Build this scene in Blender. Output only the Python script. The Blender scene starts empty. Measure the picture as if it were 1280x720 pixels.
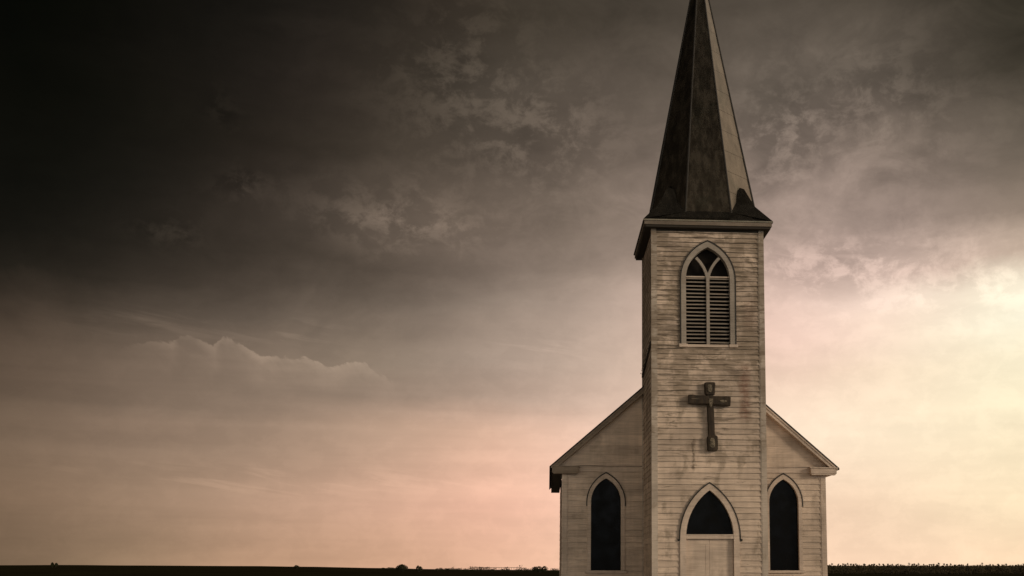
import bpy, bmesh, math, random
from mathutils import Vector, Matrix, noise
R = math.radians
scene = bpy.context.scene
C = scene.collection
random.seed(7)

# ------------------------------------------------------------------ camera
cd = bpy.data.cameras.new('camera'); cam = bpy.data.objects.new('camera', cd); C.objects.link(cam)
cam.location = (-4.2625, -30.0347, 1.6)
cam.rotation_euler = (R(90) + 0.1214, 0, -0.0722)
cd.sensor_fit = 'HORIZONTAL'; cd.sensor_width = 36.0
cd.lens = 36.0 * 1423.886 / 1280
cd.shift_x = (640 - 788.7132) / 1280
cd.shift_y = (534.7708 - 360) / 1280
cd.clip_start = 0.1; cd.clip_end = 20000
scene.camera = cam
scene.render.resolution_x = 1024; scene.render.resolution_y = 576
scene.view_settings.view_transform = 'Standard'; scene.view_settings.look = 'None'
scene.view_settings.exposure = 0.0; scene.view_settings.gamma = 1.0
scene.view_settings.use_curve_mapping = False

# ------------------------------------------------------------------ sky
SUN_AZ, SUN_EL = 124.0, 15.0      # degrees clockwise from +Y (the way the camera looks), and above the horizon
SKY_ROWS = [
    (0, [(-25, 0.189, 0.1242, 0.0762), (-22, 0.2529, 0.1658, 0.1015), (-20, 0.3057, 0.2002, 0.1223), (-17.5, 0.385, 0.2439, 0.1506), (-15, 0.4739, 0.2902, 0.1812), (-11, 0.6013, 0.3582, 0.2273), (-8, 0.694, 0.4089, 0.2624), (-5, 0.7852, 0.4605, 0.3039), (-2, 0.8803, 0.5146, 0.3482), (3, 0.8951, 0.5594, 0.3873), (8, 0.9203, 0.608, 0.4266), (12, 0.9409, 0.649, 0.4601), (17, 0.956, 0.6832, 0.4777), (21, 0.956, 0.6902, 0.4637), (24, 0.956, 0.6939, 0.4564)]),
    (3, [(-25, 0.2128, 0.1382, 0.0874), (-22, 0.259, 0.1699, 0.1101), (-20, 0.2927, 0.1932, 0.127), (-17.5, 0.3588, 0.2336, 0.1559), (-15, 0.4346, 0.2788, 0.1885), (-11, 0.5618, 0.3477, 0.2399), (-8, 0.6616, 0.3999, 0.2798), (-5, 0.7755, 0.456, 0.3245), (-2, 0.8961, 0.515, 0.3723), (3, 0.9422, 0.5977, 0.4399), (8, 0.9549, 0.6447, 0.4698), (12, 0.9653, 0.6844, 0.495), (17, 0.9753, 0.733, 0.5172), (21, 0.9799, 0.7706, 0.5239), (24, 0.9824, 0.7921, 0.528)]),
    (5.5, [(-25, 0.1691, 0.1148, 0.076), (-22, 0.2213, 0.1508, 0.1026), (-20, 0.2584, 0.1764, 0.1218), (-17.5, 0.3049, 0.2079, 0.1443), (-15, 0.3552, 0.2416, 0.1683), (-11, 0.4701, 0.3111, 0.2185), (-8, 0.5692, 0.3692, 0.2611), (-5, 0.6856, 0.4304, 0.3075), (-2, 0.8103, 0.4953, 0.3572), (3, 0.9073, 0.6027, 0.4592), (8, 0.9428, 0.6802, 0.5131), (12, 0.9712, 0.7459, 0.5583), (17, 0.9795, 0.7816, 0.5639), (21, 0.9853, 0.81, 0.5643), (24, 0.9889, 0.8269, 0.5648)]),
    (6.8, [(-25, 0.1431, 0.0982, 0.0659), (-22, 0.1966, 0.1353, 0.0931), (-20, 0.2366, 0.1627, 0.1134), (-17.5, 0.2812, 0.194, 0.1367), (-15, 0.3225, 0.2238, 0.159), (-11, 0.4274, 0.2917, 0.2075), (-8, 0.5222, 0.3511, 0.2502), (-5, 0.6369, 0.4149, 0.2977), (-2, 0.7617, 0.4829, 0.3485), (3, 0.8851, 0.6031, 0.4671), (8, 0.9339, 0.6959, 0.5339), (12, 0.9737, 0.7728, 0.5886), (17, 0.9812, 0.8009, 0.5853), (21, 0.9874, 0.8288, 0.5862), (24, 0.9911, 0.8491, 0.5898)]),
    (7.5, [(-25, 0.1244, 0.0856, 0.058), (-22, 0.1649, 0.1152, 0.0802), (-20, 0.1939, 0.1364, 0.0965), (-17.5, 0.2309, 0.1636, 0.1168), (-15, 0.2728, 0.1939, 0.1395), (-11, 0.3525, 0.2465, 0.1787), (-8, 0.4293, 0.2959, 0.2152), (-5, 0.5342, 0.36, 0.2645), (-2, 0.6481, 0.4282, 0.3177), (3, 0.837, 0.5813, 0.4504), (8, 0.9104, 0.6735, 0.5175), (12, 0.9713, 0.7501, 0.5733), (17, 0.979, 0.7935, 0.5826), (21, 0.9862, 0.8366, 0.5944), (24, 0.9911, 0.868, 0.6049)]),
    (8.3, [(-25, 0.1153, 0.0789, 0.0536), (-22, 0.1542, 0.1078, 0.0754), (-20, 0.1825, 0.1289, 0.0915), (-17.5, 0.2136, 0.1524, 0.1094), (-15, 0.246, 0.1772, 0.1283), (-11, 0.2872, 0.2072, 0.1521), (-8, 0.3181, 0.2293, 0.1704), (-5, 0.3733, 0.2686, 0.2032), (-2, 0.432, 0.3107, 0.2386), (3, 0.7481, 0.5327, 0.4179), (8, 0.8647, 0.6348, 0.491), (12, 0.9641, 0.7217, 0.5545), (17, 0.9773, 0.7865, 0.5788), (21, 0.9873, 0.8425, 0.6019), (24, 0.9938, 0.8797, 0.6187)]),
    (10, [(-25, 0.0869, 0.0601, 0.0411), (-22, 0.1193, 0.0846, 0.0598), (-20, 0.1448, 0.104, 0.0747), (-17.5, 0.1752, 0.1268, 0.0921), (-15, 0.2091, 0.1525, 0.1117), (-11, 0.251, 0.1869, 0.1373), (-8, 0.2753, 0.2079, 0.1539), (-5, 0.319, 0.2411, 0.1849), (-2, 0.3652, 0.2765, 0.2184), (3, 0.6067, 0.4513, 0.3552), (8, 0.7907, 0.5748, 0.4513), (12, 0.9576, 0.6829, 0.5394), (17, 0.9828, 0.7825, 0.5787), (21, 0.9937, 0.8526, 0.62), (24, 1.0, 0.901, 0.6544)]),
    (11.7, [(-25, 0.0438, 0.0313, 0.0215), (-22, 0.0657, 0.0482, 0.0346), (-20, 0.0822, 0.0611, 0.0447), (-17.5, 0.1016, 0.0761, 0.0564), (-15, 0.1204, 0.0911, 0.0685), (-11, 0.1627, 0.123, 0.0922), (-8, 0.198, 0.1501, 0.1125), (-5, 0.2567, 0.1945, 0.1496), (-2, 0.3188, 0.2417, 0.1903), (3, 0.5203, 0.3924, 0.3117), (8, 0.7297, 0.5247, 0.4239), (12, 0.9257, 0.6423, 0.5315), (17, 0.9769, 0.7614, 0.5961), (21, 0.9995, 0.892, 0.6747), (24, 1.0, 0.9374, 0.7339)]),
    (13.2, [(-25, 0.014, 0.0114, 0.0077), (-22, 0.0277, 0.0213, 0.0151), (-20, 0.0378, 0.0289, 0.021), (-17.5, 0.0516, 0.039, 0.0287), (-15, 0.0665, 0.0499, 0.0371), (-11, 0.1062, 0.0805, 0.0605), (-8, 0.1427, 0.1088, 0.0824), (-5, 0.2062, 0.1583, 0.1226), (-2, 0.2789, 0.2149, 0.1693), (3, 0.4503, 0.3415, 0.2744), (8, 0.6623, 0.4815, 0.3935), (12, 0.8637, 0.6099, 0.5099), (17, 0.933, 0.719, 0.5973), (21, 0.9864, 0.8477, 0.6573), (24, 0.9855, 0.8868, 0.6837)]),
    (14.8, [(-25, 0.0071, 0.0062, 0.0041), (-22, 0.0139, 0.0114, 0.0079), (-20, 0.0201, 0.0159, 0.0114), (-17.5, 0.0307, 0.0236, 0.0172), (-15, 0.0418, 0.0317, 0.0233), (-11, 0.0688, 0.0519, 0.0385), (-8, 0.095, 0.0714, 0.0535), (-5, 0.1508, 0.1135, 0.0874), (-2, 0.2191, 0.1655, 0.1299), (3, 0.3218, 0.2454, 0.1939), (8, 0.4921, 0.3615, 0.2956), (12, 0.646, 0.4606, 0.3906), (17, 0.6596, 0.4906, 0.4127), (21, 0.6832, 0.5128, 0.4131), (24, 0.5939, 0.4592, 0.3489)]),
    (17, [(-25, 0.0043, 0.004, 0.0024), (-22, 0.008, 0.0069, 0.0046), (-20, 0.0115, 0.0096, 0.0067), (-17.5, 0.0207, 0.0161, 0.0117), (-15, 0.0334, 0.025, 0.0185), (-11, 0.0729, 0.0552, 0.0417), (-8, 0.1429, 0.1073, 0.0809), (-5, 0.1767, 0.1323, 0.1007), (-2, 0.1857, 0.139, 0.1075), (3, 0.2018, 0.1542, 0.1195), (8, 0.2888, 0.2167, 0.1745), (12, 0.362, 0.2676, 0.223), (17, 0.359, 0.2691, 0.2258), (21, 0.3153, 0.2392, 0.1898), (24, 0.2831, 0.2171, 0.1655)]),
    (20, [(-25, 0.0029, 0.0028, 0.0013), (-22, 0.0054, 0.0048, 0.003), (-20, 0.008, 0.0068, 0.0043), (-17.5, 0.0127, 0.0101, 0.0069), (-15, 0.0185, 0.0139, 0.0099), (-11, 0.0379, 0.0288, 0.0206), (-8, 0.0623, 0.0475, 0.0344), (-5, 0.087, 0.0664, 0.0493), (-2, 0.1081, 0.0827, 0.0625), (3, 0.1376, 0.105, 0.0814), (8, 0.188, 0.1435, 0.1139), (12, 0.2319, 0.1767, 0.1432), (17, 0.2004, 0.1537, 0.1231), (21, 0.1622, 0.1274, 0.0985), (24, 0.1338, 0.1072, 0.0806)]),
    (23.5, [(-25, 0.0017, 0.0018, 0.0006), (-22, 0.0033, 0.003, 0.0016), (-20, 0.0048, 0.0041, 0.0026), (-17.5, 0.0078, 0.0065, 0.0044), (-15, 0.012, 0.0096, 0.007), (-11, 0.0275, 0.0205, 0.0155), (-8, 0.0396, 0.0304, 0.0216), (-5, 0.0616, 0.048, 0.0352), (-2, 0.0872, 0.0687, 0.0514), (3, 0.1035, 0.0803, 0.0613), (8, 0.1244, 0.0979, 0.076), (12, 0.1399, 0.1114, 0.0874), (17, 0.124, 0.0986, 0.0768), (21, 0.0781, 0.0631, 0.0468), (24, 0.0452, 0.0372, 0.0256)]),
    (27, [(-25, 0.0015, 0.0016, 0.0004), (-22, 0.0026, 0.0025, 0.0012), (-20, 0.0036, 0.0032, 0.002), (-17.5, 0.0052, 0.0045, 0.0031), (-15, 0.0071, 0.0061, 0.0044), (-11, 0.0142, 0.0115, 0.0083), (-8, 0.0225, 0.0173, 0.0124), (-5, 0.0385, 0.0287, 0.0202), (-2, 0.058, 0.0452, 0.0319), (3, 0.0554, 0.0438, 0.0317), (8, 0.0754, 0.0599, 0.0446), (12, 0.0931, 0.0741, 0.0561), (17, 0.0766, 0.0615, 0.0454), (21, 0.0432, 0.035, 0.0247), (24, 0.0303, 0.0257, 0.0172)]),
]

# the half of the sky behind and beside the camera: (azimuth, brightness, redness) for low, middle and high rows
OFF_LOW  = [(-180, 2.4), (-150, 2.1), (-115, 1.0), (-80, .18), (-50, .10), (45, .98), (75, 1.2), (105, 1.6), (140, 2.4), (180, 2.4)]
OFF_MID  = [(-180, .42), (-150, .28), (-115, .14), (-80, .03), (-50, .03), (45, .50), (75, 1.15), (105, 1.0), (140, .55), (180, .42)]
OFF_HIGH = [(-180, .015), (-150, .01), (-115, .008), (-80, .004), (-50, .004), (45, .40), (75, .95), (105, .55), (140, .05), (180, .015)]
WARM = (1.0, .755, .55)
for el, row in SKY_ROWS:
    row.insert(0, (-30,) + tuple(c * .85 for c in row[0][1:])); row.append((30,) + row[-1][1:])
    for k in range(len(OFF_LOW)):
        az = OFF_LOW[k][0]
        if el <= 13: t = el / 13.0; v = OFF_LOW[k][1] * (1 - t) + (OFF_LOW[k][1] * .5 + OFF_MID[k][1] * .5) * t
        else: t = (el - 13) / 14.0; v = (OFF_LOW[k][1] * .5 + OFF_MID[k][1] * .5) * (1 - t) + (OFF_MID[k][1] * .45 + OFF_HIGH[k][1] * .55) * t
        row.append((az, v * WARM[0], v * WARM[1], v * WARM[2]))
    row.sort()
SKY_ROWS.append((42, sorted([(a, v * .9, v * .76, v * .62) for a, v in OFF_HIGH] + [(-25, .003, .003, .002), (0, .03, .025, .02), (24, .06, .05, .04)])))
SKY_ROWS.append((70, [(-180, .03, .026, .022), (-60, .008, .007, .006), (60, .05, .043, .036), (180, .03, .026, .022)]))

world = bpy.data.worlds.new('World'); scene.world = world; world.use_nodes = True
nt = world.node_tree; N = nt.nodes; L = nt.links; N.clear()
def wn(t, **kw):
    n = N.new(t)
    for k, v in kw.items(): setattr(n, k, v)
    return n
def sock(x, s):
    if isinstance(x, (int, float)): s.default_value = x
    elif isinstance(x, tuple): s.default_value = x
    else: L.new(x, s)
def M(op, a, b=0.0, c=0.0, clamp=False):
    n = wn('ShaderNodeMath', operation=op); n.use_clamp = clamp
    sock(a, n.inputs[0]); sock(b, n.inputs[1]); sock(c, n.inputs[2]); return n.outputs[0]
def mapr(v, a, b, c, d, mode='SMOOTHSTEP'):
    n = wn('ShaderNodeMapRange', interpolation_type=mode)
    for s, x in zip(n.inputs, (v, a, b, c, d)): sock(x, s)
    return n.outputs[0]
def noise3(vec, scale, detail=5.0, rough=.55, dist=0.0, lac=2.0):
    n = wn('ShaderNodeTexNoise'); n.inputs['Scale'].default_value = scale; n.inputs['Detail'].default_value = detail
    n.inputs['Roughness'].default_value = rough; n.inputs['Distortion'].default_value = dist; n.inputs['Lacunarity'].default_value = lac
    L.new(vec, n.inputs['Vector']); return n
tc = wn('ShaderNodeTexCoord')
sep = wn('ShaderNodeSeparateXYZ'); L.new(tc.outputs['Generated'], sep.inputs[0])
X, Y, Z = sep.outputs
AZ = M('MULTIPLY', M('ARCTAN2', X, Y), 180 / math.pi)
EL = M('MULTIPLY', M('ARCSINE', Z), 180 / math.pi)
def comb(a, b, c=0.0):
    n = wn('ShaderNodeCombineXYZ'); sock(a, n.inputs[0]); sock(b, n.inputs[1]); sock(c, n.inputs[2]); return n.outputs[0]
# cloud space: stretched sideways near the horizon, rounder overhead
P_low = comb(M('MULTIPLY', AZ, .045), M('MULTIPLY', EL, .16), 1.3)
P_rnd = comb(M('MULTIPLY', AZ, .085), M('MULTIPLY', EL, .13), 4.7)
P_til = comb(M('MULTIPLY', M('ADD', AZ, M('MULTIPLY', EL, .9)), .05), M('MULTIPLY', M('SUBTRACT', EL, M('MULTIPLY', AZ, .12)), .17), 9.1)
nb = noise3(P_low, 1.0, 3.0, .5); nbig = nb.outputs[0]
nwarp = noise3(P_rnd, 1.4, 6.0, .6, .4); nw = nwarp.outputs[0]
up = mapr(EL, 3.0, 16.0, 0.15, 1.0)
elw = M('ADD', EL, M('MULTIPLY', M('MULTIPLY', M('SUBTRACT', nw, .5), 3.6), up))
azw = M('ADD', AZ, M('MULTIPLY', M('MULTIPLY', M('SUBTRACT', nbig, .5), 5.0), up))
azf = M('DIVIDE', M('ADD', azw, 180.0), 360.0)
def ramp(row):
    n = wn('ShaderNodeValToRGB'); cr = n.color_ramp; cr.interpolation = 'B_SPLINE'
    pts = [((a + 180) / 360.0, c) for a, *c in row]
    cr.elements[0].position = pts[0][0]; cr.elements[0].color = (*pts[0][1], 1)
    cr.elements[1].position = pts[-1][0]; cr.elements[1].color = (*pts[-1][1], 1)
    for p, c in pts[1:-1]:
        e = cr.elements.new(p); e.color = (*c, 1)
    L.new(azf, n.inputs[0]); return n.outputs[0]
def mix(f, a, b, mode='MIX'):
    n = wn('ShaderNodeMix', data_type='RGBA', blend_type=mode); n.clamp_result = False
    sock(f, n.inputs[0]); sock(a, n.inputs[6]); sock(b, n.inputs[7]); return n.outputs[2]
col = ramp(SKY_ROWS[0][1])
for (e0, _), (e1, row) in zip(SKY_ROWS[:-1], SKY_ROWS[1:]):
    col = mix(mapr(elw, float(e0), float(e1), 0.0, 1.0, 'LINEAR'), col, ramp(row))
# brightness detail of the cloud deck
nf = noise3(P_rnd, 3.2, 9.0, .62, .8).outputs[0]           # lumpy
ns = noise3(P_low, 2.2, 7.0, .55, .3).outputs[0]           # streaks
nt2 = noise3(P_til, 2.6, 8.0, .6, .6).outputs[0]           # tilted wisps
patchy = mapr(noise3(P_rnd, .8, 2.0, .5).outputs[0], .42, .62, .25, 1.0)
lump = M('MULTIPLY', M('SUBTRACT', nf, .47), M('MULTIPLY', patchy, M('MULTIPLY', mapr(EL, 13.0, 21.0, .12, 1.5), mapr(AZ, -18.0, -6.0, .5, 1.0))))
strk = M('MULTIPLY', M('SUBTRACT', ns, .5), mapr(EL, 10.0, 18.0, .34, .2))
wisp = M('MULTIPLY', M('SUBTRACT', nt2, .5), mapr(EL, 9.0, 15.0, .08, .38))
def blob(a, e, wa, we):
    da = M('DIVIDE', M('SUBTRACT', azw, a), wa); de = M('DIVIDE', M('SUBTRACT', elw, e), we)
    return M('EXPONENT', M('MULTIPLY', M('ADD', M('MULTIPLY', da, da), M('MULTIPLY', de, de)), -1.0))
# breaks in the deck where puffs and wisps catch light
puffn = noise3(comb(M('MULTIPLY', AZ, .16), M('MULTIPLY', EL, .21), 2.2), 4.2, 12.0, .66, .25).outputs[0]
puff = M('SUBTRACT', mapr(puffn, .43, .62, 0.0, 1.0), .36)
reg = .05
for q in ((-4.5, 24, 3.5, 3.5, .56), (0.5, 21.5, 3.2, 2.2, .56), (12.0, 21.5, 2.4, 2.4, .55), (17.5, 22.5, 3.2, 2.4, .38), (-8.0, 17.0, 4.0, 1.3, .60), (15.0, 15.2, 5.0, 1.2, .34), (-18.5, 15.6, 1.3, .5, .8), (-15.5, 17.6, 1.2, .6, .7), (-16.5, 21.3, .8, .8, .6), (21.0, 13.5, 4.0, 1.2, .14)):
    reg = M('ADD', reg, M('MULTIPLY', blob(*q[:4]), q[4]))
puffs = M('MULTIPLY', puff, reg)
# thin level streaks low in the sky
stn = noise3(comb(M('MULTIPLY', AZ, .028), M('MULTIPLY', EL, .55), 6.6), 1.6, 6.0, .5, .2).outputs[0]
low_streaks = M('MULTIPLY', M('SUBTRACT', mapr(stn, .35, .68, 0.0, 1.0), .45), M('MULTIPLY', mapr(EL, 9.0, 12.5, .10, .04), mapr(AZ, -4.0, 8.0, 1.0, .5)))
fil = mapr(noise3(comb(M('MULTIPLY', AZ, .10), M('MULTIPLY', M('ADD', EL, M('MULTIPLY', AZ, .12)), .9), 8.8), 2.0, 9.0, .6, .5).outputs[0], .46, .64, 0.0, 1.0)
fr = M('ADD', M('MULTIPLY', blob(-14.0, 4.2, 8.0, .6), .20), M('ADD', M('MULTIPLY', blob(-13.0, 11.2, 2.6, .6), .34), M('ADD', M('MULTIPLY', blob(-19.5, 11.3, 3.0, .6), .30), M('ADD', M('MULTIPLY', blob(13.5, 15.6, 3.5, .9), .16), M('MULTIPLY', blob(0.0, 10.8, 2.5, .8), .12)))))
puffs = M('ADD', M('ADD', puffs, low_streaks), M('MULTIPLY', fil, fr))
gain = M('ADD', M('ADD', 1.0, puffs), M('ADD', lump, M('ADD', strk, wisp)))
# a bank of small cumulus tops low on the left
BANK = [(-20.8, 9.4), (-20.2, 10.2), (-19, 10.5), (-18.2, 10.3), (-17.8, 11.15), (-17.2, 11.15), (-16.3, 10.2), (-15.9, 11.1), (-15.4, 11.0), (-14.2, 10.0), (-13.4, 10.4), (-12, 10.3), (-10.7, 9.8), (-9.9, 10.1), (-9.2, 10.05), (-8.6, 9.4), (-8, 8.6)]
br_ = wn('ShaderNodeValToRGB'); br_.color_ramp.interpolation = 'LINEAR'; be = br_.color_ramp.elements
be[0].position = (BANK[0][0] + 21) / 14.0; be[0].color = ((BANK[0][1] - 8) / 4,) * 3 + (1,)
be[1].position = (BANK[-1][0] + 21) / 14.0; be[1].color = ((BANK[-1][1] - 8) / 4,) * 3 + (1,)
for a_, h_ in BANK[1:-1]:
    e_ = be.new((a_ + 21) / 14.0); e_.color = ((h_ - 8) / 4,) * 3 + (1,)
L.new(M('DIVIDE', M('ADD', M('ADD', AZ, M('MULTIPLY', M('SUBTRACT', nwarp.outputs[0], .5), 1.0)), 21.0), 14.0), br_.inputs[0])
crest = noise3(comb(M('MULTIPLY', M('ADD', AZ, M('MULTIPLY', EL, .8)), .55), M('MULTIPLY', EL, .5), 3.3), 1.5, 9.0, .6, .3).outputs[0]
hgt = M('ADD', M('ADD', 8.55, M('MULTIPLY', br_.outputs[0], 2.9)), M('MULTIPLY', M('SUBTRACT', crest, .5), 1.15))
dlt = M('SUBTRACT', hgt, M('ADD', EL, M('MULTIPLY', M('SUBTRACT', nf, .5), .8)))
bank = M('MULTIPLY', mapr(dlt, 0.0, .13, 0.0, 1.0), M('ADD', M('MULTIPLY', mapr(dlt, .05, .55, 1.0, 0.0), .6), M('MULTIPLY', mapr(dlt, .1, 1.9, 1.0, 0.0), .55)))
bank = M('MULTIPLY', bank, mapr(crest, .38, .60, .45, 1.15))
bank = M('MULTIPLY', bank, M('MULTIPLY', mapr(AZ, -21.0, -17.5, 0.0, 1.0), mapr(AZ, -10.5, -7.0, 1.0, 0.0)))
gain = M('ADD', gain, M('MULTIPLY', bank, .42))
gain = M('MAXIMUM', gain, .25)
vm = wn('ShaderNodeVectorMath', operation='SCALE'); L.new(col, vm.inputs[0]); L.new(gain, vm.inputs['Scale'])
sky = wn('ShaderNodeTexSky', sky_type='NISHITA'); sky.sun_disc = False
sky.sun_elevation = R(SUN_EL); sky.sun_rotation = R(SUN_AZ)
sky.dust_density = 6.0
vb = wn('ShaderNodeVectorMath', operation='SCALE'); L.new(vm.outputs[0], vb.inputs[0]); vb.inputs['Scale'].default_value = 10.0
cloud_cover = mix(.997, sky.outputs[0], vb.outputs[0])      # the storm deck covers nearly all of the clear sky
bg = wn('ShaderNodeBackground'); bg.inputs['Strength'].default_value = 0.1
L.new(cloud_cover, bg.inputs['Color'])
wo = wn('ShaderNodeOutputWorld'); L.new(bg.outputs[0], wo.inputs[0])

# ------------------------------------------------------------------ sun behind thin cloud
sd = bpy.data.lights.new('sun', 'SUN'); sd.energy = 1.5; sd.angle = R(14); sd.color = (1.0, .81, .60)
sun = bpy.data.objects.new('sun', sd); C.objects.link(sun)
sdir = Vector((math.sin(R(SUN_AZ)) * math.cos(R(SUN_EL)), math.cos(R(SUN_AZ)) * math.cos(R(SUN_EL)), math.sin(R(SUN_EL))))
sun.rotation_euler = (-sdir).to_track_quat('-Z', 'Y').to_euler()
sun.location = (20, -20, 30)

# ------------------------------------------------------------------ helpers
def link(name, bm, mat, parent=None, smooth=False):
    me = bpy.data.meshes.new(name); bmesh.ops.recalc_face_normals(bm, faces=bm.faces); bm.to_mesh(me); bm.free()
    if smooth:
        for p in me.polygons: p.use_smooth = True
    for m in (mat if isinstance(mat, (list, tuple)) else [mat]): me.materials.append(m)
    o = bpy.data.objects.new(name, me); C.objects.link(o)
    if parent: o.parent = parent
    return o
def link_raw(name, verts, faces, mat, parent=None, tones=None, smooth=False):
    me = bpy.data.meshes.new(name); me.from_pydata(verts, [], faces); me.update()
    if tones:
        at = me.attributes.new('tone', 'FLOAT', 'FACE')
        for i, t in enumerate(tones): at.data[i].value = t
    if smooth:
        for p in me.polygons: p.use_smooth = True
    me.materials.append(mat)
    o = bpy.data.objects.new(name, me); C.objects.link(o)
    if parent: o.parent = parent
    return o
def thing(name, label, cat, loc=(0, 0, 0), rz=0, group=None):
    o = bpy.data.objects.new(name, None); C.objects.link(o); o.location = loc; o.rotation_euler = (0, 0, rz)
    o['label'] = label; o['category'] = cat
    if group: o['group'] = group
    return o
def tag(o, label, cat, group=None):
    o['label'] = label; o['category'] = cat
    if group: o['group'] = group
    return o
def box(bm, x0, x1, y0, y1, z0, z1, bev=0.0):
    v = [bm.verts.new(p) for p in ((x0, y0, z0), (x1, y0, z0), (x1, y1, z0), (x0, y1, z0), (x0, y0, z1), (x1, y0, z1), (x1, y1, z1), (x0, y1, z1))]
    fs = [bm.faces.new([v[i] for i in f]) for f in ((0, 3, 2, 1), (4, 5, 6, 7), (0, 1, 5, 4), (1, 2, 6, 5), (2, 3, 7, 6), (3, 0, 4, 7))]
    if bev:
        es = list({e for f in fs for e in f.edges}); bmesh.ops.bevel(bm, geom=es, offset=bev, segments=1, affect='EDGES')
def prism(bm, pts, axis, a, b):
    """closed polygon pts (2-D) extruded along axis from a to b; axis 'y': pts are (x,z); axis 'x': pts are (y,z)"""
    f = (lambda p, t: (p[0], t, p[1])) if axis == 'y' else (lambda p, t: (t, p[0], p[1]))
    va = [bm.verts.new(f(p, a)) for p in pts]; vb_ = [bm.verts.new(f(p, b)) for p in pts]
    n = len(pts)
    bm.faces.new(va); bm.faces.new(vb_[::-1])
    for i in range(n): bm.faces.new((va[i], vb_[i], vb_[(i + 1) % n], va[(i + 1) % n]))
def tube(bm, p0, p1, r0, r1, seg=6, cap=True):
    p0, p1 = Vector(p0), Vector(p1); d = (p1 - p0).normalized()
    u = d.orthogonal().normalized(); w = d.cross(u)
    ra = [bm.verts.new(p0 + (u * math.cos(t) + w * math.sin(t)) * r0) for t in [2 * math.pi * k / seg for k in range(seg)]]
    rb = [bm.verts.new(p1 + (u * math.cos(t) + w * math.sin(t)) * r1) for t in [2 * math.pi * k / seg for k in range(seg)]]
    for k in range(seg): bm.faces.new((ra[k], ra[(k + 1) % seg], rb[(k + 1) % seg], rb[k]))
    if cap: bm.faces.new(ra[::-1]); bm.faces.new(rb)
def nz(*p): return noise.noise(Vector(p))

# ------------------------------------------------------------------ materials
class MT:
    def __init__(s, name):
        s.m = bpy.data.materials.new(name); s.m.use_nodes = True; s.nt = s.m.node_tree; s.b = s.nt.nodes['Principled BSDF']
        s.tc = s.nt.nodes.new('ShaderNodeTexCoord').outputs['Object']
    def n(s, t, **kw):
        x = s.nt.nodes.new(t)
        for k, v in kw.items(): setattr(x, k, v)
        return x
    def set(s, a, x):
        if isinstance(a, str): a = s.b.inputs[a]
        if isinstance(x, (int, float, tuple)): a.default_value = x
        else: s.nt.links.new(x, a)
    def map(s, sc, loc=(0, 0, 0)):
        x = s.n('ShaderNodeMapping'); s.set(x.inputs['Vector'], s.tc); x.inputs['Scale'].default_value = sc; x.inputs['Location'].default_value = loc; return x.outputs[0]
    def noise(s, sc, scale=1, detail=5, rough=.55, dist=0, loc=(0, 0, 0)):
        x = s.n('ShaderNodeTexNoise'); s.set(x.inputs['Vector'], s.map(sc, loc)); x.inputs['Scale'].default_value = scale
        x.inputs['Detail'].default_value = detail; x.inputs['Roughness'].default_value = rough; x.inputs['Distortion'].default_value = dist; return x.outputs[0]
    def mr(s, v, a, b, c, d, mode='SMOOTHSTEP'):
        x = s.n('ShaderNodeMapRange', interpolation_type=mode)
        for i, q in zip(x.inputs, (v, a, b, c, d)): s.set(i, q)
        return x.outputs[0]
    def math(s, op, a, b=0.0):
        x = s.n('ShaderNodeMath', operation=op); s.set(x.inputs[0], a); s.set(x.inputs[1], b); return x.outputs[0]
    def mix(s, f, a, b, mode='MIX'):
        x = s.n('ShaderNodeMix', data_type='RGBA', blend_type=mode); s.set(x.inputs[0], f); s.set(x.inputs[6], a); s.set(x.inputs[7], b); return x.outputs[2]
    def scale(s, c, f):
        x = s.n('ShaderNodeVectorMath', operation='SCALE'); s.set(x.inputs[0], c[:3] if isinstance(c, tuple) else c); s.set(x.inputs['Scale'], f); return x.outputs[0]
    def bump(s, h, strength, dist):
        x = s.n('ShaderNodeBump'); x.inputs['Strength'].default_value = strength; x.inputs['Distance'].default_value = dist
        s.set(x.inputs['Height'], h); s.set('Normal', x.outputs[0])
def rgb(*c): return (*c, 1.0)

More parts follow.
